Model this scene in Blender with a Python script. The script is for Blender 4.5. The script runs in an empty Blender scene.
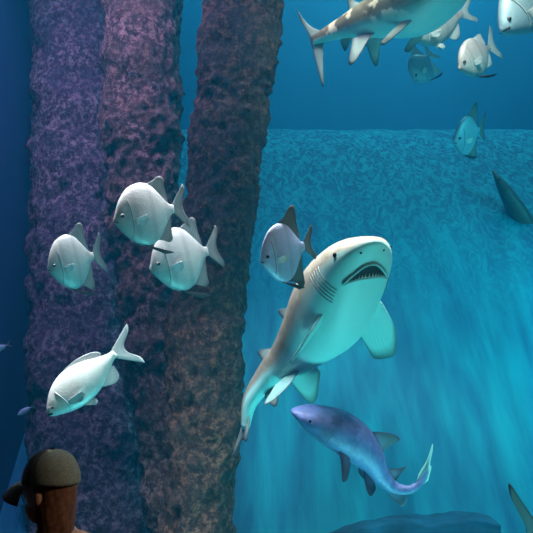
import bpy, bmesh, math, random
import numpy as np
from mathutils import Vector, Matrix, noise

random.seed(7)
S = bpy.context.scene
COL = S.collection

# ------------------------------------------------------------------ camera
PITCH = math.radians(8)
CAM = Vector((0, 0, 1.95))
FPX = 266.5 / math.tan(math.radians(22.5))
cd = bpy.data.cameras.new('camera')
cd.sensor_width = 36
cd.lens = 36 * FPX / 533
cd.clip_end = 200
cam = bpy.data.objects.new('camera', cd)
COL.objects.link(cam)
cam.location = CAM
cam.rotation_euler = (math.radians(90) + PITCH, 0, 0)
S.camera = cam
RIGHT = Vector((1, 0, 0))
UP = Vector((0, -math.sin(PITCH), math.cos(PITCH)))
FWD = Vector((0, math.cos(PITCH), math.sin(PITCH)))


def P(px, py, d):
    return CAM + RIGHT * ((px - 266.5) / FPX * d) + UP * ((266.5 - py) / FPX * d) + FWD * d


def V(r, u, t):            # direction: right, up, toward the viewer
    return (RIGHT * r + UP * u - FWD * t)


# ------------------------------------------------------------------ world, lights, exposure
S.view_settings.view_transform = 'Standard'
S.view_settings.look = 'None'
S.view_settings.gamma = 1
S.view_settings.use_curve_mapping = False
S.view_settings.exposure = 0.0
S.cycles.volume_bounces = 1
w = bpy.data.worlds.new('world')
S.world = w
w.use_nodes = True
w.node_tree.nodes['Background'].inputs[0].default_value = (0.10, 0.42, 0.62, 1)
w.node_tree.nodes['Background'].inputs[1].default_value = 0.15


def area(name, loc, target, sx, sy, power, color):
    l = bpy.data.lights.new(name, 'AREA')
    l.shape = 'RECTANGLE'
    l.size, l.size_y, l.energy, l.color = sx, sy, power, color
    o = bpy.data.objects.new(name, l)
    COL.objects.link(o)
    o.location = loc
    o.rotation_euler = (Vector(target) - Vector(loc)).to_track_quat('-Z', 'Y').to_euler()
    return o


ml = area('tank_light_main', (6.2, 5.2, 4.6), (3.4, 8.6, 1.6), 3, 2, 140, (0.12, 0.97, 1.0))
area('fill_light_back', (3.5, 10.0, 15.0), (3.5, 13.5, 6), 8, 4, 860, (0.55, 0.97, 1.0))  # added unseen fill that brightens the upper back wall
ml.data.spread = math.radians(95)
wl = area('fill_light_window', (-0.2, 3.5, 4.8), (-0.2, 3.95, 2.0), 3.4, .4, 150, (1.0, 0.92, 0.91))  # added unseen fill for the foreground fish, with no fixture above the window
wl.data.spread = math.radians(60)
pl = area('fill_light_pillars', (-1.9, 3.9, 7.5), (-1.7, 6.6, 3.5), 2.2, .7, 78, (0.95, 0.48, 1.0))  # added unseen purple fill that tints and brightens the pillars
pl.data.spread = math.radians(80)
tl = area('fill_light_top', (1.3, 3.7, 6.6), (1.2, 5.3, 4.6), 1.8, .5, 36, (1.0, 0.88, 0.72))  # added unseen warm fill for the striped shark and the high fish
tl.data.spread = math.radians(40)
fl_ = area('fill_light_foot', (1.6, 3.7, -1.9), (0.6, 5.0, 1.6), 2.6, .7, 66, (0.20, 1.0, 0.97))  # added unseen teal fill, standing in for light bounced up onto the bellies
fl_.data.spread = math.radians(100)
area('fill_light_hall', (3.1, 1.2, 3.9), (-0.8, 2.3, 1.4), 0.5, 0.5, 95.0, (1.0, 0.82, 0.62))  # added unseen fill that brightens the cap wearer, no fixture here


# ------------------------------------------------------------------ material helpers
class NT:
    def __init__(s, name):
        s.m = bpy.data.materials.new(name)
        s.m.use_nodes = True
        s.t = s.m.node_tree
        s.b = s.t.nodes['Principled BSDF']
        s.out = s.t.nodes['Material Output']

    def n(s, typ, **kw):
        nd = s.t.nodes.new(typ)
        for k, v in kw.items():
            setattr(nd, k, v)
        return nd

    def l(s, a, b):
        s.t.links.new(a, b)

    def noise(s, vec, scale, detail=4, rough=.55):
        nd = s.n('ShaderNodeTexNoise')
        nd.inputs['Scale'].default_value = scale
        nd.inputs['Detail'].default_value = detail
        nd.inputs['Roughness'].default_value = rough
        if vec is not None:
            s.l(vec, nd.inputs['Vector'])
        return nd

    def ramp(s, fac, stops):
        nd = s.n('ShaderNodeValToRGB')
        while len(nd.color_ramp.elements) < len(stops):
            nd.color_ramp.elements.new(.5)
        for e, (p, c) in zip(nd.color_ramp.elements, stops):
            e.position = p
            e.color = tuple(c) + (1,) if len(c) == 3 else c
        s.l(fac, nd.inputs[0])
        return nd

    def mix(s, fac, a, b, mode='MIX'):
        nd = s.n('ShaderNodeMix', data_type='RGBA', blend_type=mode)
        if isinstance(fac, (int, float)):
            nd.inputs[0].default_value = fac
        else:
            s.l(fac, nd.inputs[0])
        for k, x in ((6, a), (7, b)):
            if isinstance(x, (tuple, list)):
                nd.inputs[k].default_value = tuple(x) + (1,) if len(x) == 3 else x
            else:
                s.l(x, nd.inputs[k])
        return nd.outputs[2]

    def coord(s):
        return s.n('ShaderNodeTexCoord').outputs['Object']

    def attr(s, name):
        return s.n('ShaderNodeAttribute', attribute_name=name).outputs['Fac']

    def mapv(s, vec, scale=(1, 1, 1), rot=(0, 0, 0)):
        nd = s.n('ShaderNodeMapping')
        nd.inputs['Scale'].default_value = scale
        nd.inputs['Rotation'].default_value = rot
        s.l(vec, nd.inputs['Vector'])
        return nd.outputs[0]

    def bump(s, h, strength, dist):
        nd = s.n('ShaderNodeBump')
        nd.inputs['Strength'].default_value = strength
        nd.inputs['Distance'].default_value = dist
        s.l(h, nd.inputs['Height'])
        s.l(nd.outputs[0], s.b.inputs['Normal'])

    def set(s, **kw):
        for k, v in kw.items():
            s.b.inputs[k.replace('_', ' ')].default_value = v


def plain(name, col, rough=.6, metal=0.0, var=.15, scale=30):
    t = NT(name)
    c = t.coord()
    nz = t.noise(c, scale)
    dark = tuple(x * (1 - var) for x in col)
    lite = tuple(min(1, x * (1 + var)) for x in col)
    r = t.ramp(nz.outputs[0], [(.3, dark), (.7, lite)])
    t.l(r.outputs[0], t.b.inputs['Base Color'])
    t.set(Roughness=rough, Metallic=metal)
    return t.m


def animal_skin(name, back, belly, lo, hi, spots=None, spot_scale=9, rough=.5, mottled=.25, streak=0.0):
    """counter-shaded skin: 'height' runs -1 at the belly keel to 1 along the back"""
    t = NT(name)
    c = t.coord()
    h = t.attr('height')
    wob = t.noise(c, 7, 3)
    ad = t.n('ShaderNodeMath', operation='MULTIPLY_ADD')
    t.l(wob.outputs[0], ad.inputs[0]); ad.inputs[1].default_value = .35; t.l(h, ad.inputs[2])
    mr = t.n('ShaderNodeMapRange', interpolation_type='SMOOTHSTEP')
    mr.inputs[1].default_value = lo + .175; mr.inputs[2].default_value = hi + .175
    t.l(ad.outputs[0], mr.inputs[0])
    nz = t.noise(c, 14, 6, .65)
    bk = t.ramp(nz.outputs[0], [(.3, tuple(x * (1 - mottled) for x in back)), (.7, tuple(min(1, x * (1 + mottled)) for x in back))]).outputs[0]
    if spots:
        sp = t.noise(c, spot_scale, 2)
        sr = t.ramp(sp.outputs[0], [(.50, (0, 0, 0)), (.57, (1, 1, 1))])
        bk = t.mix(sr.outputs[0], bk, spots)
    col = t.mix(mr.outputs[0], belly, bk)
    t.l(col, t.b.inputs['Base Color'])
    t.set(Roughness=rough)
    t.bump(nz.outputs[0], .25, .01)
    return t.m


def silver_skin(name, col, low, rough=.42, bars=0.0, barcol=(.08, .09, .10), metal=.15):
    t = NT(name)
    c = t.coord()
    h = t.attr('height'); a = t.attr('along')
    mr = t.n('ShaderNodeMapRange', interpolation_type='SMOOTHSTEP')
    mr.inputs[1].default_value = -.5; mr.inputs[2].default_value = .5
    t.l(h, mr.inputs[0])
    base = t.mix(mr.outputs[0], low, col)
    nz = t.noise(c, 40, 4)
    base = t.mix(.45, base, t.ramp(nz.outputs[0], [(.3, tuple(x * .72 for x in col)), (.7, col)]).outputs[0])
    if bars > 0:      # upright darker bars
        s1 = t.n('ShaderNodeMath', operation='MULTIPLY'); t.l(a, s1.inputs[0]); s1.inputs[1].default_value = 23
        s2 = t.n('ShaderNodeMath', operation='SINE'); t.l(s1.outputs[0], s2.inputs[0])
        r = t.ramp(s2.outputs[0], [(.35, (0, 0, 0)), (.95, (bars, bars, bars))])
        base = t.mix(r.outputs[0], base, barcol)
    t.l(base, t.b.inputs['Base Color'])
    sc = t.n('ShaderNodeTexVoronoi'); sc.inputs['Scale'].default_value = 85
    t.l(c, sc.inputs['Vector'])
    t.bump(sc.outputs['Distance'], .2, .004)
    t.set(Roughness=rough, Metallic=metal)
    return t.m


def fin_skin(name, col, edge, rough=.5, start=.6, ray=.25):
    t = NT(name)
    al = t.attr('along'); ac = t.attr('across')
    r = t.ramp(al, [(start, (0, 0, 0)), (min(.99, start + .35), (1, 1, 1))])
    base = t.mix(r.outputs[0], col, edge)
    s1 = t.n('ShaderNodeMath', operation='MULTIPLY'); t.l(ac, s1.inputs[0]); s1.inputs[1].default_value = 110
    s2 = t.n('ShaderNodeMath', operation='SINE'); t.l(s1.outputs[0], s2.inputs[0])
    rr = t.ramp(s2.outputs[0], [(.2, (1 - ray,) * 3), (.9, (1, 1, 1))])
    base = t.mix(1.0, base, rr.outputs[0], 'MULTIPLY')
    t.l(base, t.b.inputs['Base Color'])
    t.set(Roughness=rough)
    t.bump(s2.outputs[0], .3, .002)
    return t.m


# ------------------------------------------------------------------ object helpers
def tag(o, label=None, cat=None, group=None, kind=None):
    if label: o['label'] = label
    if cat: o['category'] = cat
    if group: o['group'] = group
    if kind: o['kind'] = kind
    return o


def empty(name, loc, label, cat, group=None):
    o = bpy.data.objects.new(name, None)
    o.empty_display_size = .1
    COL.objects.link(o)
    o.location = loc
    return tag(o, label, cat, group)


def mesh_obj(name, verts, faces, mat, parent=None, origin=(0, 0, 0), smooth=True, attrs=None):
    og = Vector(origin)
    me = bpy.data.meshes.new(name)
    me.from_pydata([tuple(Vector(v) - og) for v in verts], [], faces)
    for k, vals in (attrs or {}).items():
        a = me.attributes.new(k, 'FLOAT', 'POINT')
        a.data.foreach_set('value', np.asarray(vals, dtype=np.float32))
    me.materials.append(mat)
    if smooth:
        me.polygons.foreach_set('use_smooth', [True] * len(me.polygons))
    bm = bmesh.new(); bm.from_mesh(me)
    bmesh.ops.recalc_face_normals(bm, faces=bm.faces)
    bm.to_mesh(me); bm.free()
    o = bpy.data.objects.new(name, me)
    COL.objects.link(o)
    if parent is not None:
        o.parent = parent      # the parent empties carry translation only and sit at `origin`
    else:
        o.location = og
    return o


def hermite(xs, ys, x):
    """monotone-ish cubic through (xs, ys); ys may be vectors"""
    xs = np.asarray(xs, float); ys = np.asarray(ys, float)
    if ys.ndim == 1: ys = ys[:, None]
    n = len(xs)
    d = np.diff(ys, axis=0) / np.diff(xs)[:, None]
    m = np.zeros_like(ys)
    m[0], m[-1] = d[0], d[-1]
    for i in range(1, n - 1):
        h0, h1 = xs[i] - xs[i - 1], xs[i + 1] - xs[i]
        m[i] = (d[i - 1] * h1 + d[i] * h0) / (h0 + h1)
    x = np.atleast_1d(np.asarray(x, float))
    out = np.zeros((len(x), ys.shape[1]))
    for k, v in enumerate(x):
        if v <= xs[0]: out[k] = ys[0] + m[0] * (v - xs[0]); continue
        if v >= xs[-1]: out[k] = ys[-1] + m[-1] * (v - xs[-1]); continue
        i = int(np.searchsorted(xs, v) - 1)
        h = xs[i + 1] - xs[i]; t = (v - xs[i]) / h
        out[k] = ((2*t**3-3*t**2+1)*ys[i] + (t**3-2*t**2+t)*h*m[i] + (-2*t**3+3*t**2)*ys[i+1] + (t**3-t**2)*h*m[i+1])
    return out


class Spine:
    """runs from the snout (s=0) to the root of the tail fin (s=1); s may go on past either end"""
    def __init__(s, pts, ups):
        pts = np.array([list(p) for p in pts], float)
        ups = np.array([list(u) for u in ups], float)
        L = np.concatenate([[0], np.cumsum(np.linalg.norm(np.diff(pts, axis=0), axis=1))])
        s.L = L[-1]; s.k = L / L[-1]; s.pts = pts; s.ups = ups
        s.centre = Vector(pts.mean(axis=0))

    def frame(s, t):
        tc = min(max(t, 0), 1)
        c = hermite(s.k, s.pts, tc)[0]
        e = 1e-3
        a, b = max(0, tc - e), min(1, tc + e)
        d = hermite(s.k, s.pts, [a, b]); f = -(d[1] - d[0]); f /= np.linalg.norm(f)
        c = c - f * (t - tc) * s.L
        u = hermite(s.k, s.ups, tc)[0]
        u = u - f * u.dot(f); u /= np.linalg.norm(u)
        side = np.cross(f, u)
        return c, side, u, f

    def at(s, t, a, b):        # a: to the animal's right, b: upwards, both in body lengths
        c, side, u, f = s.frame(t)
        return Vector(c + side * a * s.L + u * b * s.L)


def prof(profile, t, girth=1.0):
    xs = [p[0] for p in profile]
    r = hermite(xs, [p[1:] for p in profile], t)[0]
    r = np.maximum(r, 0.0008)
    if t < xs[1]:               # blunt, rounded nose
        q = math.sqrt(max(t, 0) / xs[1])
        r = np.array(profile[1][1:]) * q + 0.0008
    return r * girth


def surf(sp, profile, t, th, girth=1.0, off=0.0, power=2.0):
    wd, tp, bt = prof(profile, t, girth)
    c, s_ = math.cos(th), math.sin(th)
    ex = 2.0 / power
    a = (wd + off) * math.copysign(abs(c) ** ex, c)
    b = ((tp if s_ > 0 else bt) + off) * math.copysign(abs(s_) ** ex, s_)
    return sp.at(t, a, b)


def body(name, sp, profile, mat, parent, rings=56, segs=32, girth=1.0, power=2.0):
    vs, fs, al, he = [], [], [], []
    for i in range(rings):
        t = (i / (rings - 1)) ** 1.35
        for j in range(segs):
            th = 2 * math.pi * j / segs
            vs.append(surf(sp, profile, t, th, girth, power=power))
            al.append(t); he.append(math.sin(th))
    for i in range(rings - 1):
        for j in range(segs):
            a, b = i * segs + j, i * segs + (j + 1) % segs
            fs.append((a, b, b + segs, a + segs))
    fs.append(tuple(range(segs))); fs.append(tuple((rings - 1) * segs + j for j in range(segs)))
    return mesh_obj(name, vs, fs, mat, parent, sp.centre, attrs={'along': al, 'height': he})


def fin(name, sp, pairs, mat, parent, th=.012, n=22, m=9, curl=0.0):
    """pairs: (root, tip) in body coordinates (s, a, b), walking from the leading to the trailing edge"""
    R = np.array([p[0] for p in pairs], float); T = np.array([p[1] for p in pairs], float)
    xs = np.linspace(0, 1, len(pairs)); q = np.linspace(0, 1, n)
    R = hermite(xs, R, q); T = hermite(xs, T, q)
    grid = [[np.array(sp.at(*(R[i] * (1 - v) + T[i] * v + np.array([0, curl * v * v, 0])))) for v in np.linspace(0, 1, m)] for i in range(n)]
    G = np.array(grid)
    du = np.gradient(G, axis=0); dv = np.gradient(G, axis=1)
    N = np.cross(du, dv); ln = np.linalg.norm(N, axis=2, keepdims=True)
    ref = N.sum(axis=(0, 1)); ref /= (np.linalg.norm(ref) + 1e-9)
    N = np.where(ln > 1e-9, N / (ln + 1e-12), ref)
    vs, fs, al, ac = [], [], [], []
    for sgn in (1, -1):
        for i in range(n):
            for j in range(m):
                u = i / (n - 1); v = j / (m - 1)
                k = th * sp.L * (1 - .8 * v) * (0.25 + 0.75 * math.sin(math.pi * min(1, u * .9 + .1)) ** .7) * .5
                vs.append(Vector(G[i, j] + sgn * N[i, j] * k)); al.append(v); ac.append(u)
    o = n * m
    for i in range(n - 1):
        for j in range(m - 1):
            a = i * m + j
            fs.append((a, a + 1, a + m + 1, a + m)); fs.append((o + a, o + a + m, o + a + m + 1, o + a + 1))
    for i in range(n - 1):
        for j in (0, m - 1):
            a = i * m + j; fs.append((a, a + m, o + a + m, o + a))
    for j in range(m - 1):
        for i in (0, n - 1):
            a = i * m + j; fs.append((a, a + 1, o + a + 1, o + a))
    return mesh_obj(name, vs, fs, mat, parent, sp.centre, attrs={'along': al, 'across': ac})


def ball(name, centre, r, mat, parent, origin, squash=None):
    bm = bmesh.new(); bmesh.ops.create_uvsphere(bm, u_segments=16, v_segments=10, radius=r)
    vs = [Vector(centre) + (squash @ v.co if squash else v.co) for v in bm.verts]
    fs = [tuple(v.index for v in f.verts) for f in bm.faces]
    bm.free()
    return mesh_obj(name, vs, fs, mat, parent, origin)


def tube(name, pts, r, mat, parent, origin, segs=8):
    pts = [Vector(p) for p in pts]
    vs, fs = [], []
    for i, p in enumerate(pts):
        d = (pts[min(i + 1, len(pts) - 1)] - pts[max(i - 1, 0)]).normalized()
        a = d.orthogonal().normalized(); b = d.cross(a)
        rr = r(i / (len(pts) - 1)) if callable(r) else r
        if i:       # keep the ring from twisting
            a = (pa - d * pa.dot(d)).normalized(); b = d.cross(a)
        pa = a
        for j in range(segs):
            th = 2 * math.pi * j / segs
            vs.append(p + (a * math.cos(th) + b * math.sin(th)) * rr)
    for i in range(len(pts) - 1):
        for j in range(segs):
            a_, b_ = i * segs + j, i * segs + (j + 1) % segs
            fs.append((a_, b_, b_ + segs, a_ + segs))
    fs.append(tuple(range(segs))); fs.append(tuple((len(pts) - 1) * segs + j for j in range(segs)))
    return mesh_obj(name, vs, fs, mat, parent, origin)


def box(name, lo, hi, mat, parent=None, origin=None, kind=None, bevel=0.0):
    lo, hi = Vector(lo), Vector(hi)
    og = origin if origin is not None else (lo + hi) / 2
    bm = bmesh.new(); bmesh.ops.create_cube(bm, size=1)
    for v in bm.verts:
        v.co = (lo + hi) / 2 + Vector((v.co.x * (hi.x - lo.x), v.co.y * (hi.y - lo.y), v.co.z * (hi.z - lo.z)))
    if bevel: bmesh.ops.bevel(bm, geom=bm.edges[:], offset=bevel, segments=2, affect='EDGES')
    bm.verts.index_update()
    vs = [v.co.copy() for v in bm.verts]; fs = [tuple(v.index for v in f.verts) for f in bm.faces]
    bm.free()
    o = mesh_obj(name, vs, fs, mat, parent, og, smooth=False)
    if kind: o['kind'] = kind
    return o


# ------------------------------------------------------------------ setting: tank shell
def bank_material():
    t = NT('blue_bank_painted_caustics')
    c = t.coord()
    # caustic light painted as paler streaks and bump: fine near the top, broad lower
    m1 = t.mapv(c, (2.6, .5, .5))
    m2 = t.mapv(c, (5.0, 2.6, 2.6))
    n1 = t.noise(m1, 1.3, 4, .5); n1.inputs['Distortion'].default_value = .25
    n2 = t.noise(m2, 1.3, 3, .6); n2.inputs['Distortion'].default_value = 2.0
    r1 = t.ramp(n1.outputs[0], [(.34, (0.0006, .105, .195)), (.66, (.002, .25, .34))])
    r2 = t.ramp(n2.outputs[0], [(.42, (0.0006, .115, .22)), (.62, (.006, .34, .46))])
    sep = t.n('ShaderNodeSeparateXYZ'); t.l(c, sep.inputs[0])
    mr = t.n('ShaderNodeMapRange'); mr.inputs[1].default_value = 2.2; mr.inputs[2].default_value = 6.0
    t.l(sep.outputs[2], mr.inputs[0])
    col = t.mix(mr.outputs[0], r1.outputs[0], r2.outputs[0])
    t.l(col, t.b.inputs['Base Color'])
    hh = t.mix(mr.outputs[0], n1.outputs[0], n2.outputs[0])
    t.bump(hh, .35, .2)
    t.set(Roughness=.85)
    return t.m


def wall_material(name, a, b, scale=.5):
    t = NT(name)
    c = t.coord()
    n1 = t.noise(t.mapv(c, (1, 1, .5)), scale, 3)
    r = t.ramp(n1.outputs[0], [(.3, a), (.7, b)])
    t.l(r.outputs[0], t.b.inputs['Base Color'])
    t.set(Roughness=.8)
    return t.m


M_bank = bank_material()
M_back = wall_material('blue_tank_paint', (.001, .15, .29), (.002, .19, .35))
M_navy = wall_material('navy_painted_shade', (.008, .055, .19), (.012, .075, .23))  # navy stands in for the dim water on the left, shade put into colour
M_floor_low = plain('pale_tank_sand', (.10, .34, .42), .9)

# floor of the tank: flat in front, then rising as a long rippled bank to the ledge line
vs, fs = [], []
NX, NY = 90, 150
prof_pts = [(3.2, -2.2), (4.2, -2.2), (5.0, -1.9), (6.0, -1.0), (14.0, 7.0), (14.6, 7.12)]
cum = [0]
for a, b in zip(prof_pts, prof_pts[1:]): cum.append(cum[-1] + math.dist(a, b))
for j in range(NY):
    q = cum[-1] * j / (NY - 1)
    yz = hermite(cum, prof_pts, q)[0]
    for i in range(NX):
        x = -9.5 + 21 * i / (NX - 1)
        k = max(0, min(1, (q - 2.5) / 2)) * max(0, min(1, (cum[-1] - q - .4) / 1.2))
        h = .05 * noise.noise(Vector((x * 1.6, q * .55, 3))) + .02 * noise.noise(Vector((x * 4.5, q * 1.8, 9)))
        h *= k
        vs.append((x, yz[0] - .7 * h, yz[1] + .7 * h))
for j in range(NY - 1):
    for i in range(NX - 1):
        a = j * NX + i
        fs.append((a, a + 1, a + NX + 1, a + NX))
nb = len(vs)
bottom = [(-9.5, 3.2, -2.6), (11.5, 3.2, -2.6), (11.5, 15, -2.6), (-9.5, 15, -2.6)]
vs += bottom
fs.append((nb, nb + 1, nb + 2, nb + 3))
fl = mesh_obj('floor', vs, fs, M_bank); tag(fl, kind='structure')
box('wall_back', (-9.5, 14.55, 6.4), (11.5, 15.0, 12.6), M_back, kind='structure')
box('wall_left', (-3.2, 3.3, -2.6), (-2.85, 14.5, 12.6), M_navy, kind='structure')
box('wall_right', (11.2, 3.3, -2.6), (11.5, 14.5, 12.6), M_back, kind='structure')

# viewing hall
M_hall = plain('dark_hall_plaster', (.03, .032, .038), .8)
M_carpet = plain('dark_hall_carpet', (.025, .022, .03), .95, scale=120)
M_frame = plain('dark_window_frame', (.02, .022, .026), .5)
box('floor_hall', (-4.6, -3.0, -.3), (4.6, 2.9, 0), M_carpet, kind='structure')
box('ceiling', (-4.6, -3.0, 4.5), (4.6, 2.9, 4.7), M_hall, kind='structure')
box('wall_hall_left', (-4.8, -3.0, -.3), (-4.6, 2.9, 4.7), M_hall, kind='structure')
box('wall_hall_right', (4.6, -3.0, -.3), (4.8, 2.9, 4.7), M_hall, kind='structure')
box('wall_hall_back', (-4.8, -3.2, -.3), (4.8, -3.0, 4.7), M_hall, kind='structure')
box('wall_front_lower', (-4.8, 2.9, -2.6), (4.8, 3.15, .35), M_frame, kind='structure')
box('wall_front_upper', (-4.8, 2.9, 4.4), (4.8, 3.15, 12.6), M_hall, kind='structure')
t = NT('clear_acrylic')
g = t.n('ShaderNodeBsdfGlass'); g.inputs['Roughness'].default_value = 0; g.inputs['IOR'].default_value = 1.12
g.inputs['Color'].default_value = (.97, .99, 1, 1)
t.l(g.outputs[0], t.out.inputs['Surface'])
box('window_1', (-4.6, 2.95, .35), (4.6, 3.08, 4.4), t.m, kind='structure')

# water
t = NT('sea_water')
t.t.nodes.remove(t.b)
sc = t.n('ShaderNodeVolumeScatter'); sc.inputs['Color'].default_value = (.012, .46, .85, 1); sc.inputs['Density'].default_value = .016
sc.inputs['Anisotropy'].default_value = .2
ab = t.n('ShaderNodeVolumeAbsorption'); ab.inputs['Color'].default_value = (.0, .72, .86, 1); ab.inputs['Density'].default_value = .05
ad = t.n('ShaderNodeAddShader'); t.l(sc.outputs[0], ad.inputs[0]); t.l(ab.outputs[0], ad.inputs[1])
t.l(ad.outputs[0], t.out.inputs['Volume'])
wt = box('water', (-9.6, 3.17, -2.7), (11.7, 15.1, 12.0), t.m)
tag(wt, kind='structure')


# ------------------------------------------------------------------ encrusted pillars
def crust_material(name, dark, mid, light, tint):
    t = NT(name)
    c = t.coord()
    n1 = t.noise(c, 17, 8, .76)
    n2 = t.noise(c, 3.0, 4, .6)
    n3 = t.noise(c, 60, 3, .6)
    base = t.ramp(n1.outputs[0], [(.41, dark), (.50, mid), (.585, light)])
    patch = t.ramp(n2.outputs[0], [(.42, (0, 0, 0)), (.62, (1, 1, 1))])
    col = t.mix(patch.outputs[0], base.outputs[0], t.mix(.55, base.outputs[0], tint))
    sp = t.ramp(n3.outputs[0], [(.62, (0, 0, 0)), (.72, (.7, .7, .7))])
    col = t.mix(sp.outputs[0], col, light)
    t.l(col, t.b.inputs['Base Color'])
    t.bump(n1.outputs[0], 1.0, .06)
    t.set(Roughness=.95)
    return t.m


def pillar(name, sp, r0, r1, mat, label, rough=.05, seed=0, squash=1.0):
    """sp: list of (centre, radius) from the foot up; a lumpy crust covers it"""
    n, segs = 230, 110
    pts = np.array([list(p[0]) for p in sp]); rr = [p[1] for p in sp]
    ks = np.linspace(0, 1, len(sp))
    q = np.linspace(0, 1, n)
    C = hermite(ks, pts, q); R = hermite(ks, rr, q)[:, 0]
    vs, fs = [], []
    og = Vector(pts[0])
    for i in range(n):
        for j in range(segs):
            th = 2 * math.pi * j / segs
            d = Vector((math.cos(th), math.sin(th) * squash, 0))
            p = Vector(C[i]) + d * R[i]
            k = rough * noise.noise(p * 2.3 + Vector((seed, 0, 0))) + rough * .55 * noise.noise(p * 7 + Vector((seed, 5, 0))) \
                + rough * .6 * noise.noise(p * 15 + Vector((0, seed, 0)))
            vs.append(p + d * k)
    for i in range(n - 1):
        for j in range(segs):
            a, b = i * segs + j, i * segs + (j + 1) % segs
            fs.append((a, b, b + segs, a + segs))
    fs.append(tuple(range(segs))); fs.append(tuple((n - 1) * segs + j for j in range(segs)))
    o = mesh_obj(name, vs, fs, mat, None, og)
    tag(o, label, 'pillar', 'crusted pillars in the tank')
    return o


def down_to(px0, py0, px1, py1, d, z):
    """the point at height z on the line through two pixels at one distance"""
    a, b = P(px0, py0, d), P(px1, py1, d)
    k = (z - a.z) / (b.z - a.z)
    return a + (b - a) * k


M_c1 = crust_material('purple_crust', (.016, .012, .024), (.075, .055, .085), (.30, .23, .27), (.06, .04, .09))
M_c2 = crust_material('brown_crust', (.016, .012, .012), (.085, .058, .056), (.36, .25, .20), (.10, .065, .04))
M_c3 = crust_material('dark_crust', (.008, .006, .006), (.034, .018, .014), (.17, .090, .055), (.018, .030, .030))


def pillar_px(name, rows, d, mat, label, zlo, zhi, **kw):
    """rows: (py, left px, right px) from the top of the photograph down"""
    rows = sorted(rows, reverse=True)
    out = []
    for py, l, r in rows:
        out.append((P((l + r) / 2, py, d), (r - l) / 2 / FPX * d))
    # same distance from the window all the way: stand it upright
    y0 = P(266, 266, d).y
    fixed = []
    for (py, l, r) in rows:
        dd = y0 / (math.cos(PITCH) - (266.5 - py) / FPX * math.sin(PITCH))
        fixed.append((P((l + r) / 2, py, dd), (r - l) / 2 / FPX * dd))
    a, b = fixed[0], fixed[1]
    k = (zlo - a[0].z) / (b[0].z - a[0].z)
    foot = (a[0] + (b[0] - a[0]) * k, a[1] * 1.08)
    foot[0].y = y0
    a, b = fixed[-1], fixed[-2]
    k = (zhi - a[0].z) / (b[0].z - a[0].z)
    head = (a[0] + (b[0] - a[0]) * k, a[1])
    return pillar(name, [foot] + fixed + [head], 0, 0, mat, label, **kw)


pillar_px('pillar', [(20, 36, 128), (270, 34, 134), (520, 30, 168)], 7.4, M_c1,
          'hazy purple crusted pillar behind the cap wearer, furthest left of the three', -2.3, 11.6, rough=.075, seed=2)
pillar_px('pillar', [(10, 104, 181), (180, 108, 180), (300, 118, 186), (520, 146, 216)], 6.4, M_c2,
          'brown crusted upright pillar standing partly behind the dark leaning pillar', -2.3, 11.6, rough=.07, seed=11)
pillar_px('pillar', [(5, 205, 282), (110, 196, 268), (220, 182, 256), (330, 168, 245), (530, 162, 236)], 5.6, M_c3,
          'dark leaning crusted pillar in front, beside the big open-mouthed shark', -2.3, 11.6, rough=.06, seed=23)

# ------------------------------------------------------------------ fish
M_eye = plain('black_eye', (.008, .009, .011), .15)
M_iris = plain('silver_iris', (.10, .11, .11), .4)
M_mouth = plain('dark_mouth', (.012, .018, .024), .8)
M_silver = silver_skin('silver_spadefish_skin', (.42, .42, .43), (.24, .42, .42), bars=.22)
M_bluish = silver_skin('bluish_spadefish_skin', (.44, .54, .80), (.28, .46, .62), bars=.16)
M_faint = silver_skin('haze_tinted_fish_skin', (.30, .48, .58), (.18, .38, .48), bars=0)  # bluish water haze put into the colour of the fainter fish
M_white = silver_skin('white_chub_skin', (.86, .90, .88), (.45, .70, .70), bars=0)
M_finS = fin_skin('grey_fin', (.18, .20, .21), (.09, .10, .11))
M_finL = fin_skin('pale_fin', (.62, .72, .74), (.40, .48, .52))
M_finD = fin_skin('dark_fin', (.045, .05, .06), (.02, .02, .025), start=.3)

SPADE = [(0, 0, 0, 0), (.025, .025, .055, .05), (.10, .062, .20, .16), (.22, .098, .345, .30), (.38, .115, .43, .41),
         (.54, .110, .44, .43), (.70, .082, .36, .36), (.84, .046, .19, .20), (.94, .024, .075, .08), (1.0, .018, .06, .065)]
CHUB = [(0, 0, 0, 0), (.025, .03, .035, .035), (.10, .058, .105, .085), (.22, .080, .18, .145), (.38, .092, .225, .19),
        (.54, .088, .215, .19), (.70, .064, .16, .15), (.84, .038, .09, .085), (.94, .02, .05, .045), (1.0, .015, .045, .04)]


def fish_face(root, sp, profile, se, be, r, mouth_b, parts=2):
    for sg in (1, -1):
        wd, tp, bt = prof(profile, se)
        a = wd * math.sqrt(max(.05, 1 - (be / (tp if be > 0 else bt)) ** 2))
        c = sp.at(se, sg * (a - r * .25), be)
        _, side, u, f = sp.frame(se)
        ir = ball('eye', c, r * sp.L, M_iris, root, sp.centre)
        c2 = sp.at(se, sg * (a + r * .38), be)
        pu = ball('pupil', c2, r * .62 * sp.L, M_eye, ir, sp.centre)
        pu.parent = ir
    pts = [surf(sp, profile, .012 + .045 * abs(q), -.25 + mouth_b if q > 0 else math.pi + .25 - mouth_b, off=.003)
           for q in np.linspace(-1, 1, 9)]
    tube('mouth', pts, .009 * sp.L, M_mouth, root, sp.centre)


def gill(root, sp, profile, s0, mat):
    for sg in (1, -1):
        pts = []
        for q in np.linspace(-1.0, .75, 9):
            th = q if sg > 0 else math.pi - q
            pts.append(surf(sp, profile, s0 + .035 * (1 - q * q), th, off=.0015))
        tube('gill_cover', pts, .006 * sp.L, mat, root, sp.centre, 6)


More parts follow.
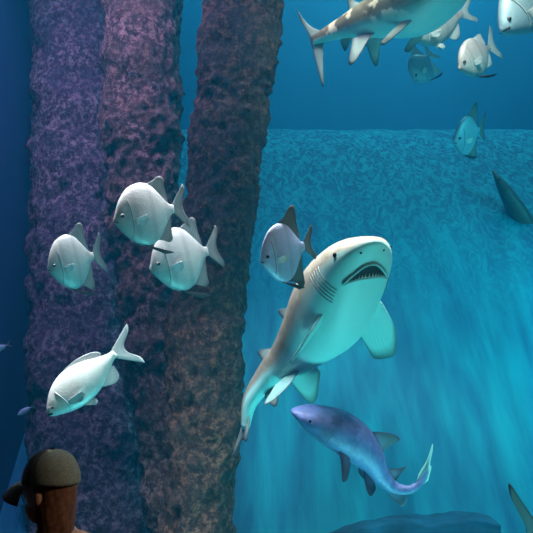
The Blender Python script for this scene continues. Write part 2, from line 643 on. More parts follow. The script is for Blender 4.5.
def spine_of(head, tail, dh, dt, up, bend=0.0):
    h, t = P(*head, dh), P(*tail, dt)
    mid = (h + t) / 2
    f = (h - t).normalized(); u = (up - f * up.dot(f)).normalized(); side = f.cross(u)
    L = (h - t).length
    pts = [h, h.lerp(t, .33) + side * bend * L * .7, h.lerp(t, .66) + side * bend * L, t]
    return Spine(pts, [up] * 4)


def spadefish(label, head, tail, dh, dt, up, mat=None, finm=None, bend=0.0, tall=1.0, group='spadefish in the tank', detail=True, low_fin=True, tailk=1.0, squash=1.0):
    sp = spine_of(head, tail, dh, dt, up, bend)
    mat = mat or M_silver; finm = finm or M_finS
    pr = [(p[0], p[1], p[2] * squash, p[3] * squash) for p in SPADE]
    root = empty('spadefish', sp.centre, label, 'fish', group)
    body('body', sp, pr, mat, root, 48, 32)
    k = tall
    q = squash
    fin('dorsal_fin', sp, [((.42, 0, .41 * q), (.44, 0, .44 * q)), ((.52, 0, .42 * q), (.62, 0, .52 * q * k)), ((.62, 0, .38 * q), (.80, 0, .66 * q * k)),
                           ((.72, 0, .32 * q), (.90, 0, .62 * q * k)), ((.82, 0, .18 * q), (.90, 0, .34 * q)), ((.90, 0, .09), (.93, 0, .12))], finm, root)
    fin('anal_fin', sp, [((.50, 0, -.40 * q), (.52, 0, -.43 * q)), ((.58, 0, -.40 * q), (.68, 0, -.50 * q * k)), ((.66, 0, -.36 * q), (.82, 0, -.63 * q * k)),
                         ((.74, 0, -.29 * q), (.90, 0, -.58 * q * k)), ((.84, 0, -.17 * q), (.90, 0, -.32 * q)), ((.91, 0, -.09), (.93, 0, -.12))], finm, root)
    r = tailk
    fin('tail_fin', sp, [((.97, 0, .055), (1.22, 0, .36 * r)), ((.98, 0, .04), (1.24, 0, .26 * r)), ((.985, 0, .015), (1.17, 0, .08 * r)),
                         ((.985, 0, -.015), (1.17, 0, -.08 * r)), ((.98, 0, -.04), (1.24, 0, -.26 * r)), ((.97, 0, -.055), (1.22, 0, -.36 * r))], finm, root)
    if detail:
        for sg in (1, -1):
            fin('pectoral_fin', sp, [((.31, sg * .105, -.02), (.47, sg * .19, .03)), ((.31, sg * .105, -.06), (.50, sg * .19, -.06)),
                                     ((.31, sg * .105, -.10), (.44, sg * .17, -.13))], M_finL, root, .008, 12, 6)
            fin('pelvic_fin', sp, [((.30, sg * .03, -.35 * q), (.72, sg * .05, -.60 * q)), ((.34, sg * .03, -.37 * q), (.86, sg * .05, -.60 * q)),
                                   ((.38, sg * .03, -.39 * q), (.62, sg * .05, -.52 * q))], M_finD if low_fin else finm, root, .012, 12, 6)
        fish_face(root, sp, pr, .135, .065, .034, 0)
        gill(root, sp, pr, .235, finm)
    return root


def chub(label, head, tail, dh, dt, up, mat=None, finm=None, bend=0.0, group=None, detail=True, name='sea_chub', deep=1.0, tailk=1.0, trot=0.0):
    sp = spine_of(head, tail, dh, dt, up, bend)
    mat = mat or M_white; finm = finm or M_finL
    pr = [(p[0], p[1], p[2] * deep, p[3] * deep) for p in CHUB]
    root = empty(name, sp.centre, label, 'fish', group)
    body('body', sp, pr, mat, root, 48, 32)
    q = deep; r = tailk

    def tt(s, b):
        c_, s_ = math.cos(trot), math.sin(trot)
        return (1 + (s - 1) * c_ - b * s_, 0, (s - 1) * s_ + b * c_)
    fin('dorsal_fin', sp, [((.34, 0, .20 * q), (.38, 0, .222 * q)), ((.48, 0, .19 * q), (.54, 0, .235 * q)), ((.60, 0, .16 * q), (.70, 0, .215 * q)),
                           ((.75, 0, .11 * q), (.84, 0, .16 * q)), ((.84, 0, .07 * q), (.88, 0, .10 * q))], finm, root)
    fin('anal_fin', sp, [((.62, 0, -.15 * q), (.66, 0, -.19 * q)), ((.68, 0, -.13 * q), (.78, 0, -.24 * q)), ((.76, 0, -.10 * q), (.86, 0, -.20 * q)),
                         ((.85, 0, -.06 * q), (.89, 0, -.09 * q))], finm, root)
    fin('tail_fin', sp, [((.96, 0, .045), tt(1.26, .26 * r)), ((.97, 0, .03), tt(1.24, .17 * r)), ((.98, 0, .01), tt(1.13, .05 * r)),
                         ((.98, 0, -.01), tt(1.13, -.05 * r)), ((.97, 0, -.03), tt(1.24, -.17 * r)), ((.96, 0, -.045), tt(1.26, -.26 * r))], finm, root)
    if detail:
        for sg in (1, -1):
            fin('pectoral_fin', sp, [((.26, sg * .080, -.02), (.44, sg * .15, -.03)), ((.26, sg * .080, -.05), (.45, sg * .14, -.09)),
                                     ((.26, sg * .075, -.08), (.38, sg * .13, -.13))], finm, root, .010, 12, 6)
            fin('pelvic_fin', sp, [((.34, sg * .03, -.17 * q), (.46, sg * .05, -.26 * q)), ((.38, sg * .03, -.17 * q), (.50, sg * .05, -.24 * q)),
                                   ((.42, sg * .03, -.17 * q), (.48, sg * .05, -.20 * q))], finm, root, .010, 12, 6)
        fish_face(root, sp, pr, .10, .035, .020, 0)
        gill(root, sp, pr, .215, finm)
    return root


# spadefish near the pillars
spadefish('large silver spadefish with a pale forehead, overlapping the smaller one before the dark pillar',
          (114, 222), (174, 209), 3.86, 4.06, V(.10, 1, .10), tall=.72, squash=1.12)
spadefish('smaller grey spadefish tucked under and behind the large pale-headed spadefish',
          (150, 270), (208, 251), 4.30, 4.50, V(.12, 1, .12), tall=.76, squash=1.17)
spadefish('silver spadefish with faint dark bars swimming alone before the hazy purple pillar',
          (48, 270), (94, 256), 4.30, 4.48, V(.16, 1, .15), tall=.85, squash=1.36, tailk=1.3)
spadefish('bluish grey spadefish right in front of the head of the big shark',
          (260, 262), (304, 246), 3.50, 3.64, V(.22, 1, .12), M_bluish, tall=.95, squash=1.32)

# white chub, lower left
chub('bright white chub slanting head-down above the cap wearer', (48, 415), (116, 353), 3.9, 4.05, V(-.65, .75, .25), deep=1.10, tailk=1.0, trot=-.30)

# fish high on the right
G = 'pale fish swimming high on the right'
chub('pale blunt-headed fish nosing out from beside the striped shark belly', (412, 40), (462, 15), 5.9, 6.05, V(.3, 1, .15), M_silver, deep=1.35, tailk=.9, group=G)
spadefish('small bright spadefish with its forked tail raised, below the pale blunt-headed fish', (458, 70), (489, 48), 6.0, 6.2, V(-.3, 1, .2), M_silver, M_finL, group=G, tall=.6, squash=.85)
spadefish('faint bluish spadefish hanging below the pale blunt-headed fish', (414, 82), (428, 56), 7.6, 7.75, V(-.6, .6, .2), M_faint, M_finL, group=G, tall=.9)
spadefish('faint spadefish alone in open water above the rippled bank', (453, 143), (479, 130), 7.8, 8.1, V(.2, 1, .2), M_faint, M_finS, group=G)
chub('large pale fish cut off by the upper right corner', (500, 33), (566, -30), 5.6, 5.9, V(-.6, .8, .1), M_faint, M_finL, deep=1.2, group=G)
# fish beyond, on the far left
G2 = 'tiny far fish by the left edge'
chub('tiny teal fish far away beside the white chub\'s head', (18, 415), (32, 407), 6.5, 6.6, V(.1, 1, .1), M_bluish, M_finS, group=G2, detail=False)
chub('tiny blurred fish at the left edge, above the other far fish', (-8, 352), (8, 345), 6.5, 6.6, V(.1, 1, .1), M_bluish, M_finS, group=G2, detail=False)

# ------------------------------------------------------------------ sharks
SHARK = [(0, 0, 0, 0), (.018, .029, .015, .013), (.05, .054, .030, .028), (.10, .076, .052, .050), (.17, .090, .074, .072), (.27, .100, .096, .092),
         (.40, .100, .104, .104), (.53, .080, .085, .086), (.66, .052, .058, .060), (.78, .032, .040, .038), (.90, .021, .028, .024), (1.0, .012, .018, .015)]
M_tiger = animal_skin('grey_sand_shark_skin', (.24, .22, .17), (.34, .72, .70), -.25, .25, mottled=.34)
M_far = animal_skin('brown_shark_skin', (.05, .065, .06), (.06, .10, .11), -.9, -.3)
M_tiger2 = animal_skin('striped_shark_skin', (.13, .12, .085), (.30, .66, .66), -.55, .0, spots=(.68, .62, .48), spot_scale=7, mottled=.45)
M_nurse = animal_skin('slate_blue_shark_skin', (.12, .18, .42), (.09, .18, .30), -.95, -.3, spots=(.085, .13, .32), spot_scale=12, mottled=.2)
M_sfin = fin_skin('shark_fin_grey', (.24, .33, .32), (.06, .085, .09), start=.62, ray=.05)
M_sfinT = fin_skin('shark_fin_teal', (.30, .62, .60), (.08, .13, .13), start=.68, ray=.05)
M_nfin = fin_skin('slate_fin', (.08, .12, .23), (.035, .055, .10), start=.3, ray=.08)
M_paleblade = fin_skin('pale_tail_edge', (.12, .24, .32), (.55, .75, .72), start=.3, ray=.05)
M_tooth = plain('ivory_tooth', (.75, .76, .68), .3)
M_gum = plain('pale_lip', (.30, .50, .50), .5)


def shark_mouth(root, sp, profile, girth, power, s_mid=.078, half=.68, back=.055, gap=.042):
    """a crescent gape across the underside, its corners reaching back"""
    nu, nv = 25, 7
    vs, fs = [], []
    for layer in (.0035, -.006):
        for i in range(nu):
            q = -1 + 2 * i / (nu - 1)
            th = -math.pi / 2 + q * half
            s0 = s_mid + back * abs(q) ** 2.2
            g = gap * (1 - abs(q) ** 2.2) + .0015
            for j in range(nv):
                v = j / (nv - 1)
                s = s0 - g * .4 + g * v
                vs.append(surf(sp, profile, s, th, girth, layer, power))
    o = nu * nv
    for i in range(nu - 1):
        for j in range(nv - 1):
            a = i * nv + j
            fs.append((a, a + 1, a + nv + 1, a + nv)); fs.append((o + a, o + a + nv, o + a + nv + 1, o + a + 1))
        for j in (0, nv - 1):
            a = i * nv + j; fs.append((a, a + nv, o + a + nv, o + a))
    for j in range(nv - 1):
        for i in (0, nu - 1):
            a = i * nv + j; fs.append((a, a + 1, o + a + 1, o + a))
    mo = mesh_obj('mouth', vs, fs, M_mouth, root, sp.centre)
    for edge in (-.4, .6):
        pts = []
        for q in np.linspace(-1, 1, 21):
            g = gap * (1 - abs(q) ** 2.2) + .0015
            pts.append(surf(sp, profile, s_mid + back * abs(q) ** 2.2 + g * edge, -math.pi / 2 + q * half, girth, .003, power))
        tube('lip', pts, .0042 * sp.L, M_gum, mo, sp.centre, 8)
    for i in range(13):
        q = -.8 + 1.6 * i / 12
        g = gap * (1 - abs(q) ** 2.2) + .0015
        s0 = s_mid + back * abs(q) ** 2.2
        a = surf(sp, profile, s0 + g * .58, -math.pi / 2 + q * half, girth, .004, power)
        b = surf(sp, profile, s0 + g * .18, -math.pi / 2 + q * half, girth, .006, power)
        tube('tooth', [a, a.lerp(b, .5), b], lambda u: .0020 * sp.L * (1.02 - u), M_tooth, mo, sp.centre, 6)


def shark(name, label, pts, ups, mat, finm, finl, girth=1.0, power=2.25, pect=None, pelv=True, tail=None, dorsal=((.36, .46), (.60, .69)), dh=(.10, .075),
          mouth=True, group=None, eye_s=.085, pelv_m=None, second=True, pecs=(1, -1), ps=.56, pk=1.0, pd=1.0, taper=0.0):
    sp = Spine(pts, ups)
    PR = [(q[0],) + tuple(v * (1 - taper * q[0]) for v in q[1:]) for q in SHARK]
    root = empty(name, sp.centre, label, 'shark', group)
    body('body', sp, PR, mat, root, 90, 48, girth, power)
    G = girth
    for (s0, s1), h in list(zip(dorsal, dh))[:2 if second else 1]:
        b0 = prof(PR, s0, G)[1] * .75; b1 = prof(PR, s1, G)[1] * .75
        w_ = s1 - s0
        fin('dorsal_fin', sp, [((s0, 0, b0), (s0 + w_ * .25, 0, b0 + h * .35)), ((s0 + w_ * .3, 0, b0), (s0 + w_ * .75, 0, b0 + h * .85)),
                               ((s0 + w_ * .6, 0, b1), (s0 + w_ * 1.08, 0, b0 + h)), ((s0 + w_ * .85, 0, b1), (s0 + w_ * 1.10, 0, b1 + h * .45)),
                               ((s1, 0, b1), (s1 + w_ * .2, 0, b1 + h * .12))], finm, root, .014)
    px = pect or dict(s=.23, out=.20, back=.10, drop=-.07, chord=.085)
    for sg in pecs:
        p = px if not isinstance(px, (list, tuple)) else px[0 if sg > 0 else 1]
        a0 = prof(PR, p['s'], G)[0] * .72; z0 = -prof(PR, p['s'], G)[2] * .55
        s0, o, bk, dr, ch = p['s'], p['out'], p['back'], p['drop'], p['chord']
        fin('pectoral_fin', sp, [((s0, sg * a0, z0), (s0 + bk * .55, sg * (a0 + o * .62), z0 + dr * .6)),
                                 ((s0 + ch * .25, sg * a0, z0), (s0 + bk * .92, sg * (a0 + o * .93), z0 + dr * .95)),
                                 ((s0 + ch * .5, sg * a0, z0), (s0 + bk + ch * .12, sg * (a0 + o), z0 + dr)),
                                 ((s0 + ch * .8, sg * a0, z0), (s0 + bk + ch * .30, sg * (a0 + o * .78), z0 + dr * .8)),
                                 ((s0 + ch, sg * a0, z0), (s0 + ch * 1.35, sg * (a0 + o * .22), z0 + dr * .25))], finl, root, .018, 26, 12)
    if pelv:
        for sg in (1, -1):
            s0 = ps; a0 = prof(PR, s0, G)[0] * .5; z0 = -prof(PR, s0, G)[2] * .75
            fin('pelvic_fin', sp, [((s0, sg * a0, z0), (s0 + .03, sg * (a0 + .03 * pk), z0 - .02 * pk)), ((s0 + .03, sg * a0, z0), (s0 + .03 + .055 * pk, sg * (a0 + .065 * pk), z0 - .045 * pk * pd)),
                                   ((s0 + .06, sg * a0 * .9, z0 * .9), (s0 + .06 + .055 * pk, sg * (a0 + .055 * pk), z0 - .04 * pk * pd)), ((s0 + .09, sg * a0 * .7, z0 * .8), (s0 + .12, sg * (a0 + .015), z0 * .9 - .01))],
                pelv_m or finl, root, .014)
        s0 = .74; z0 = -prof(PR, s0, G)[2] * .7
        fin('anal_fin', sp, [((s0, 0, z0), (s0 + .03, 0, z0 - .03)), ((s0 + .03, 0, z0), (s0 + .075, 0, z0 - .068)), ((s0 + .06, 0, z0 * .8), (s0 + .09, 0, z0 - .045)),
                             ((s0 + .075, 0, z0 * .8), (s0 + .095, 0, z0 - .008))], finm, root, .012)
    tl = tail or dict(up=.17, back=.24, low=.07)
    fin('tail_fin', sp, [((.90, 0, .020), (.97, 0, .035)), ((.95, 0, .018), (1.0 + tl['back'] * .5, 0, tl['up'] * .62)), ((.985, 0, .008), (1.0 + tl['back'], 0, tl['up'])),
                         ((.99, 0, .002), (1.0 + tl['back'] * .82, 0, tl['up'] * .62)), ((.99, 0, -.004), (1.0 + tl['back'] * .32, 0, tl['up'] * .1)),
                         ((.97, 0, -.012), (1.0 + tl['back'] * .18, 0, -tl['low'])), ((.92, 0, -.016), (.955, 0, -.03))], tl.get('mat', finm), root, .014, 34, 10)
    if mouth:
        shark_mouth(root, sp, PR, G, power)
    for sg in (1, -1):
        th = .12 if sg > 0 else math.pi - .12
        c = surf(sp, PR, eye_s, th, G, -.001, power)
        ball('eye', c, .0070 * sp.L, M_eye, root, sp.centre)
        for k in range(5):
            s = .165 + .013 * k
            p_ = [surf(sp, PR, s + .004 * math.sin(q * 3), (q if sg > 0 else math.pi - q), G, .0008, power) for q in np.linspace(-.75, .25, 7)]
            tube('gill_slit', p_, .0013 * sp.L, M_gill, root, sp.centre, 6)
        c = surf(sp, PR, .03, -math.pi / 2 + sg * .7, G, .0, power)
        ball('nostril', c, .0032 * sp.L, M_mouth, root, sp.centre)
    return root


M_gill = plain('grey_gill_slit', (.12, .15, .14), 1.0)

# the big open-mouthed shark
shark('sand_tiger_shark', 'big grey shark with open mouth and teal belly, swimming up beside the dark pillar',
      [P(374, 241, 3.65), P(360, 259, 3.86), P(344, 284, 4.10), P(321, 322, 4.40), P(291, 355, 4.66), P(265, 380, 4.80), P(250, 402, 4.86), P(245, 428, 4.88)],
      [V(-.25, .6, -.65), V(-.3, .55, -.7), V(-.45, .35, -.8), V(-.6, .3, -.75), V(-.75, .2, -.6), V(-.7, .1, -.7), V(-.5, .0, -.8), V(-.3, -.1, -.9)],
      M_tiger, M_sfin, M_sfinT, girth=1.22,
      pect=[dict(s=.25, out=.10, back=.20, drop=-.04, chord=.09), dict(s=.26, out=.17, back=.24, drop=-.11, chord=.15)],
      ps=.62, pk=1.5, tail=dict(up=.09, back=.15, low=.05), dorsal=((.50, .58), (.69, .76)), dh=(.06, .05))

# striped shark at the top
shark('sand_tiger_shark', 'mottled brown striped shark passing overhead at the top edge',
      [P(490, -46, 4.9), P(460, -26, 5.0), P(424, -1, 5.2), P(385, 14, 5.4), P(356, 24, 5.55), P(336, 32, 5.7), P(322, 38, 5.8), P(313, 42, 5.85)],
      [V(-.2, 1, .25), V(-.2, 1, .25), V(-.1, 1, .2), V(0, 1, .2), V(-.1, 1, .2), V(-.1, 1, .2), V(-.1, 1, .1), V(-.1, 1, .1)],
      M_tiger2, M_sfin, M_sfin, girth=1.55, pect=dict(s=.36, out=.05, back=.16, drop=-.10, chord=.07),
      ps=.60, pk=1.3, pd=2.2, tail=dict(up=.20, back=.05, low=.26), dorsal=((.42, .5), (.66, .74)), dh=(.07, .06))

# slate-blue nurse shark
shark('nurse_shark', 'slate blue nurse shark with its long pale-tipped tail curling up',
      [P(291, 411, 4.3), P(303, 415, 4.32), P(324, 424, 4.36), P(350, 438, 4.42), P(368, 455, 4.46), P(380, 474, 4.5), P(396, 488, 4.52), P(410, 489, 4.5), P(420, 482, 4.5), P(426, 471, 4.48)],
      [V(.2, 1, .15), V(.2, 1, .15), V(.25, 1, .15), V(.5, .9, .15), V(.7, .75, .15), V(.6, .8, .1), V(.1, 1, .1), V(-.35, .9, .1), V(-.8, .5, .1), V(-.95, .3, .1)],
      M_nurse, M_nfin, M_nfin, girth=1.27, taper=.45, pect=dict(s=.30, out=.09, back=.13, drop=-.10, chord=.10),
      tail=dict(up=.045, back=.16, low=.015, mat=M_paleblade), dorsal=((.42, .53), (.66, .74)), dh=(.11, .10), mouth=False)

# faint shark entering at the right edge
shark('nurse_shark', 'faint brownish shark far off, entering past the right edge beside the rippled bank',
      [P(492, 170, 10.4), P(502, 187, 10.3), P(516, 210, 10.3), P(536, 240, 10.4), P(565, 255, 10.7), P(590, 275, 10.8)],
      [V(.6, .7, .2)] * 6, M_far, M_nfin, M_nfin, girth=.55, mouth=False, pecs=(1,))

# shark whose tail points up at the lower right corner
shark('sand_tiger_shark', 'dark shark tail fin pointing up into the lower right corner',
      [P(698, 646, 4.4), P(670, 622, 4.42), P(638, 598, 4.44), P(597, 572, 4.46), P(562, 553, 4.48), P(537, 536, 4.5)],
      [V(-.5, .9, .1)] * 6, M_nurse, M_finD, M_finD, girth=1.0, mouth=False, tail=dict(up=.17, back=.30, low=.02), second=False)


# ------------------------------------------------------------------ dark rock shelf low on the bank
def rock_shelf():
    bm = bmesh.new()
    bmesh.ops.create_cube(bm, size=1)
    bmesh.ops.subdivide_edges(bm, edges=bm.edges[:], cuts=22, use_grid_fill=True)
    c0 = P(402, 535, 6.9)
    vs = []
    for v in bm.verts:
        p = Vector((v.co.x * 1.75, v.co.y * .9, v.co.z * .46 * (1 - 5 * abs(v.co.x) ** 3.2)))
        p.z += .10 * p.x + .05 * noise.noise(Vector((p.x * 1.3, p.y * 1.3, 4)))
        p += .06 * noise.noise_vector(p * 2.4) + .02 * noise.noise_vector(p * 9)
        vs.append(c0 + p)
    fs = [tuple(v.index for v in f.verts) for f in bm.faces]
    bm.free()
    o = mesh_obj('rock_ledge', vs, fs, plain('dark_blue_rock', (.006, .075, .14), .9, var=.5, scale=4), None, c0)
    tag(o, 'dark submerged rock ledge on the bank under the slate blue shark', 'rock')
    return o


rock_shelf()

# ------------------------------------------------------------------ person in a cap, in front of the window
M_skinp = plain('tan_skin', (.30, .15, .09), .55, var=.1)
M_hair = plain('brown_hair', (.10, .036, .016), .6, var=.5, scale=60)
M_capd = plain('black_cap_cloth', (.005, .0045, .0045), .8)
M_mesh = plain('grey_cap_mesh', (.115, .135, .115), .8, var=.4, scale=160)
M_brim = plain('grey_cap_brim', (.12, .12, .12), .7)
M_shirt = plain('dark_shirt_cloth', (.018, .016, .016), .9)
M_trous = plain('dark_trouser_cloth', (.02, .024, .035), .9)
M_shoe = plain('black_shoe', (.02, .02, .02), .5)

HC = P(50, 492, 2.36)                 # centre of the head
HD = Vector((-.93, .36, 0)).normalized()       # where the face looks
HS = Vector((-HD.y, HD.x, 0))                  # the left side of the head
HZ = Vector((0, 0, 1))
base = Vector((HC.x + .03, HC.y, 0))
person = empty('person', base, 'person in a cap seen from behind, looking left into the tank', 'person')


def hp(f, s, z):
    return HC + HD * f + HS * s + HZ * z


def skinned(name, joints, edges, mat, parent, origin, extra=None, voxel=.012, sub=2, smooth=6):
    """one closed surface grown over a jointed skeleton, optional extra closed solids fused in"""
    me = bpy.data.meshes.new(name)
    me.from_pydata([tuple(Vector(j[0]) - origin) for j in joints], edges, [])
    o = bpy.data.objects.new(name, me)
    COL.objects.link(o)
    bm = bmesh.new(); bm.from_mesh(me); bm.verts.layers.skin.verify(); bm.to_mesh(me); bm.free()
    for sv, j in zip(me.skin_vertices[0].data, joints):
        r = j[1] if isinstance(j[1], tuple) else (j[1], j[1])
        sv.radius = r
    me.skin_vertices[0].data[0].use_root = True
    md = o.modifiers.new('skin', 'SKIN'); md.use_smooth_shade = True
    md = o.modifiers.new('sub', 'SUBSURF'); md.levels = md.render_levels = sub
    dg = bpy.context.evaluated_depsgraph_get(); dg.update()
    m2 = bpy.data.meshes.new_from_object(o.evaluated_get(dg))
    o.modifiers.clear(); o.data = m2
    if extra:
        bm = bmesh.new(); bm.from_mesh(m2)
        for vs, fs in extra:
            nv = [bm.verts.new(Vector(v) - origin) for v in vs]
            for f in fs: bm.faces.new([nv[k] for k in f])
        bmesh.ops.recalc_face_normals(bm, faces=bm.faces)
        bm.to_mesh(m2); bm.free()
    if voxel:
        md = o.modifiers.new('r', 'REMESH'); md.mode = 'VOXEL'; md.voxel_size = voxel; md.use_smooth_shade = True
        md = o.modifiers.new('s', 'SMOOTH'); md.iterations = smooth; md.factor = .5
        dg = bpy.context.evaluated_depsgraph_get(); dg.update()
        m3 = bpy.data.meshes.new_from_object(o.evaluated_get(dg))
        o.modifiers.clear(); o.data = m3
    o.data.materials.clear(); o.data.materials.append(mat)
    o.data.polygons.foreach_set('use_smooth', [True] * len(o.data.polygons))
    o.parent = parent
    return o


def ellipsoid(c, ax, n=20, m=14, fn=None):
    vs, fs = [], []
    for i in range(1, m):
        ph = math.pi * i / m
        for j in range(n):
            th = 2 * math.pi * j / n
            l = (math.sin(ph) * math.cos(th), math.sin(ph) * math.sin(th), math.cos(ph))
            vs.append(Vector(c) + ax[0] * l[0] + ax[1] * l[1] + ax[2] * l[2])
    top, bot = len(vs), len(vs) + 1
    vs.append(Vector(c) + ax[2]); vs.append(Vector(c) - ax[2])
    for i in range(m - 2):
        for j in range(n):
            a, b = i * n + j, i * n + (j + 1) % n
            fs.append((a, a + n, b + n, b))
    for j in range(n):
        fs.append((top, j, (j + 1) % n)); a = (m - 2) * n
        fs.append((bot, a + (j + 1) % n, a + j))
    return vs, fs


# the torso faces the tank a little to the left; X is across the shoulders
TF = Vector((-.72, .69, 0)).normalized(); TS = Vector((-TF.y, TF.x, 0))


def bp(f, s, z):
    return Vector((base.x, base.y, 0)) + TF * f + TS * s + HZ * z


hz = HC.z
k = hz / 1.50
J, E = [], []


def add(p, r, link=None):
    J.append((p, r)); i = len(J) - 1
    if link is not None: E.append((link, i))
    return i


pel = add(bp(0, 0, .92 * k), (.135, .105))
wai = add(bp(0, 0, 1.05 * k), (.125, .095), pel)
che = add(bp(0, 0, 1.20 * k), (.145, .105), wai)
shd = add(bp(0, 0, 1.29 * k), (.11, .08), che)
nk = add(bp(.005, 0, 1.36 * k), (.060, .060), shd)
nk2 = add(hp(-.015, 0, -.09), (.058, .058), nk)
for sg in (1, -1):
    sh = add(bp(0, sg * .165, 1.27 * k), .056, shd)
    el = add(bp(-.03, sg * .215, 1.01 * k), .040, sh)
    wr = add(bp(.03, sg * .225, .79 * k), .027, el)
    pm = add(bp(.04, sg * .225, .735 * k), (.036, .022), wr)
    for q, ln in ((-.028, .066), (-.010, .078), (.010, .072), (.027, .058)):
        f1 = add(bp(.045 + q, sg * .222, .695 * k), .0095, pm)
        f2 = add(bp(.055 + q, sg * .216, (.695 - ln * .6) * k), .0085, f1)
        add(bp(.066 + q, sg * .206, (.695 - ln * 1.1) * k), .007, f2)
    t1 = add(bp(.075, sg * .212, .735 * k), .011, pm)
    add(bp(.092, sg * .204, .700 * k), .009, t1)
    hpj = add(bp(0, sg * .085, .87 * k), .092, pel)
    kn = add(bp(.01, sg * .095, .48 * k), .058, hpj)
    an = add(bp(-.01, sg * .10, .085), .040, kn)
    add(bp(.13, sg * .115, .045), (.036, .028), an)
head = ellipsoid(hp(0, 0, .02), (HD * .098, HS * .076, HZ * .112))
jaw = ellipsoid(hp(.035, 0, -.062), (HD * .062, HS * .052, HZ * .052))
nose = ellipsoid(hp(.104, 0, -.012), (HD * .020, HS * .013, HZ * .024), 10, 8)
brow = ellipsoid(hp(.082, 0, .028), (HD * .020, HS * .050, HZ * .014), 12, 8)
lips = ellipsoid(hp(.094, 0, -.058), (HD * .010, HS * .024, HZ * .009), 10, 8)
ears = [ellipsoid(hp(-.008, sg * .078, -.008), (HD * .017, HS * .010, HZ * .030), 10, 8) for sg in (1, -1)]
skinned('body', J, E, M_skinp, person, base, [head, jaw, nose, brow, lips] + ears, voxel=.0075, smooth=3)

# clothes: a shirt over torso and upper arms, trousers over the legs
J, E = [], []
a = add(bp(0, 0, .90 * k), (.150, .120)); b = add(bp(0, 0, 1.05 * k), (.142, .112), a)
c = add(bp(0, 0, 1.20 * k), (.160, .120), b); d = add(bp(0, 0, 1.30 * k), (.132, .100), c)
add(bp(-.005, 0, 1.40 * k), (.076, .076), d)
for sg in (1, -1):
    s1 = add(bp(0, sg * .165, 1.27 * k), .070, d); add(bp(-.025, sg * .20, 1.08 * k), .058, s1)
skinned('shirt', J, E, M_shirt, person, base, None, voxel=.012)
J, E = [], []
a = add(bp(0, 0, .93 * k), (.150, .120))
for sg in (1, -1):
    s1 = add(bp(0, sg * .088, .86 * k), .108, a); s2 = add(bp(.01, sg * .096, .48 * k), .074, s1); add(bp(-.01, sg * .10, .12), .060, s2)
skinned('trousers', J, E, M_trous, person, base, None, voxel=.012)
for sg in (1, -1):
    vs, fs = ellipsoid(bp(.05, sg * .108, .045), (TF * .135, TS * .052, HZ * .045))
    vs = [Vector((v.x, v.y, max(.002, v.z))) for v in vs]
    mesh_obj('shoe', vs, fs, M_shoe, person, base)
# hair below the cap, gathered down the back of the neck
hv, hf = [], []
n_, m_ = 40, 22
for i in range(m_):
    v = i / (m_ - 1)
    z = .055 - .255 * v
    for j in range(n_):
        q = -1 + 2 * j / (n_ - 1)
        ang = q * (1.85 - .45 * v)
        rf = .101 * (1 + .04 * math.sin(v * 3.1)) - .022 * v; rs = .080 * (1 + .03 * math.sin(v * 3.1)) - .018 * v
        wv = 1 + .05 * noise.noise(Vector((j * .9, v * 2.5, 2)))
        hv.append(hp(-math.cos(ang) * rf * wv - .006 - .004 * v, math.sin(ang) * rs * wv, z))
o_ = len(hv)
for i in range(m_):
    v = i / (m_ - 1)
    for j in range(n_):
        p = hv[i * n_ + j]
        cc = hp(-.006, 0, .055 - .255 * v)
        hv.append(cc.lerp(p, .80))
for i in range(m_ - 1):
    for j in range(n_ - 1):
        a = i * n_ + j
        hf.append((a, a + 1, a + n_ + 1, a + n_)); hf.append((o_ + a, o_ + a + n_, o_ + a + n_ + 1, o_ + a + 1))
    for j in (0, n_ - 1):
        a = i * n_ + j; hf.append((a, a + n_, o_ + a + n_, o_ + a))
for j in range(n_ - 1):
    for i in (0, m_ - 1):
        a = i * n_ + j; hf.append((a, a + 1, o_ + a + 1, o_ + a))
mesh_obj('hair', hv, hf, M_hair, person, base)
for sg in (1, -1):
    ir = ball('eye', hp(.086, sg * .030, .008), .011, plain('eye_white', (.6, .58, .55), .3), person, base)
    ball('iris', hp(.0945, sg * .0305, .008), .0052, M_eye, ir, base)

# cap: crown in a front panel and a paler mesh rear, brim, button, strap
cap = tag(bpy.data.objects.new('cap', None), None)
COL.objects.link(cap); cap.parent = person


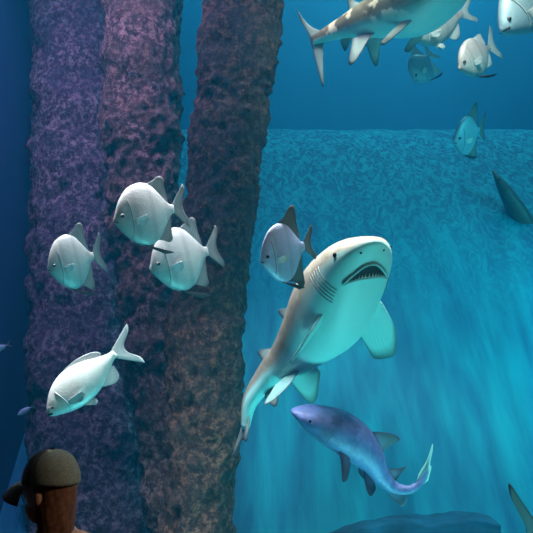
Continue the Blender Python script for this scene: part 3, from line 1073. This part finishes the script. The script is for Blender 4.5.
def dome(name, a0, a1, mat, thick=.004):
    vs, fs = [], []
    n2, m2 = 26, 16
    for lay in (0, 1):
        for i in range(m2 + 1):
            ph = math.pi / 2 * i / m2
            for j in range(n2 + 1):
                th = a0 + (a1 - a0) * j / n2
                rf, rs, rz = .112 - lay * thick, .090 - lay * thick, .118 - lay * thick
                sq = math.cos(ph) ** .78
                vs.append(hp(math.cos(th) * rf * sq - .004, math.sin(th) * rs * sq, .035 + rz * math.sin(ph)))
    o = (m2 + 1) * (n2 + 1)
    for i in range(m2):
        for j in range(n2):
            a = i * (n2 + 1) + j
            fs.append((a, a + 1, a + n2 + 2, a + n2 + 1)); fs.append((o + a, o + a + n2 + 1, o + a + n2 + 2, o + a + 1))
        for j in (0, n2):
            a = i * (n2 + 1) + j; fs.append((a, a + n2 + 1, o + a + n2 + 1, o + a))
    for j in range(n2):
        fs.append((j, o + j, o + j + 1, j + 1))
    return mesh_obj(name, vs, fs, mat, cap, base)


dome('front_panel', -1.35, 1.35, M_capd)
dm = dome('mesh_panel', 1.35, 2 * math.pi - 1.35, M_mesh)
bv, bf = [], []
nb_, mb_ = 24, 8
for lay in (0, 1):
    for j in range(nb_ + 1):
        q = -1 + 2 * j / nb_
        th = q * 1.15
        for i in range(mb_ + 1):
            v = i / mb_
            f0, s0 = math.cos(th) * .110, math.sin(th) * .088
            f1 = .110 * math.cos(1.15) + (.205 - .110 * math.cos(1.15)) * math.sqrt(max(0, 1 - q * q * .96)); s1 = q * .078
            z = .034 - .055 * v * v - .018 * q * q * v - .0035 * lay
            bv.append(hp(f0 + (f1 - f0) * v, s0 + (s1 - s0) * v, z))
o_ = (nb_ + 1) * (mb_ + 1)
for j in range(nb_):
    for i in range(mb_):
        a = j * (mb_ + 1) + i
        bf.append((a, a + 1, a + mb_ + 2, a + mb_ + 1)); bf.append((o_ + a, o_ + a + mb_ + 1, o_ + a + mb_ + 2, o_ + a + 1))
    for i in (0, mb_):
        a = j * (mb_ + 1) + i; bf.append((a, a + mb_ + 1, o_ + a + mb_ + 1, o_ + a))
for i in range(mb_):
    for j in (0, nb_):
        a = j * (mb_ + 1) + i; bf.append((a, a + 1, o_ + a + 1, o_ + a))
mesh_obj('brim', bv, bf, M_brim, cap, base)
ball('button', hp(-.004, 0, .153), .008, M_capd, cap, base)
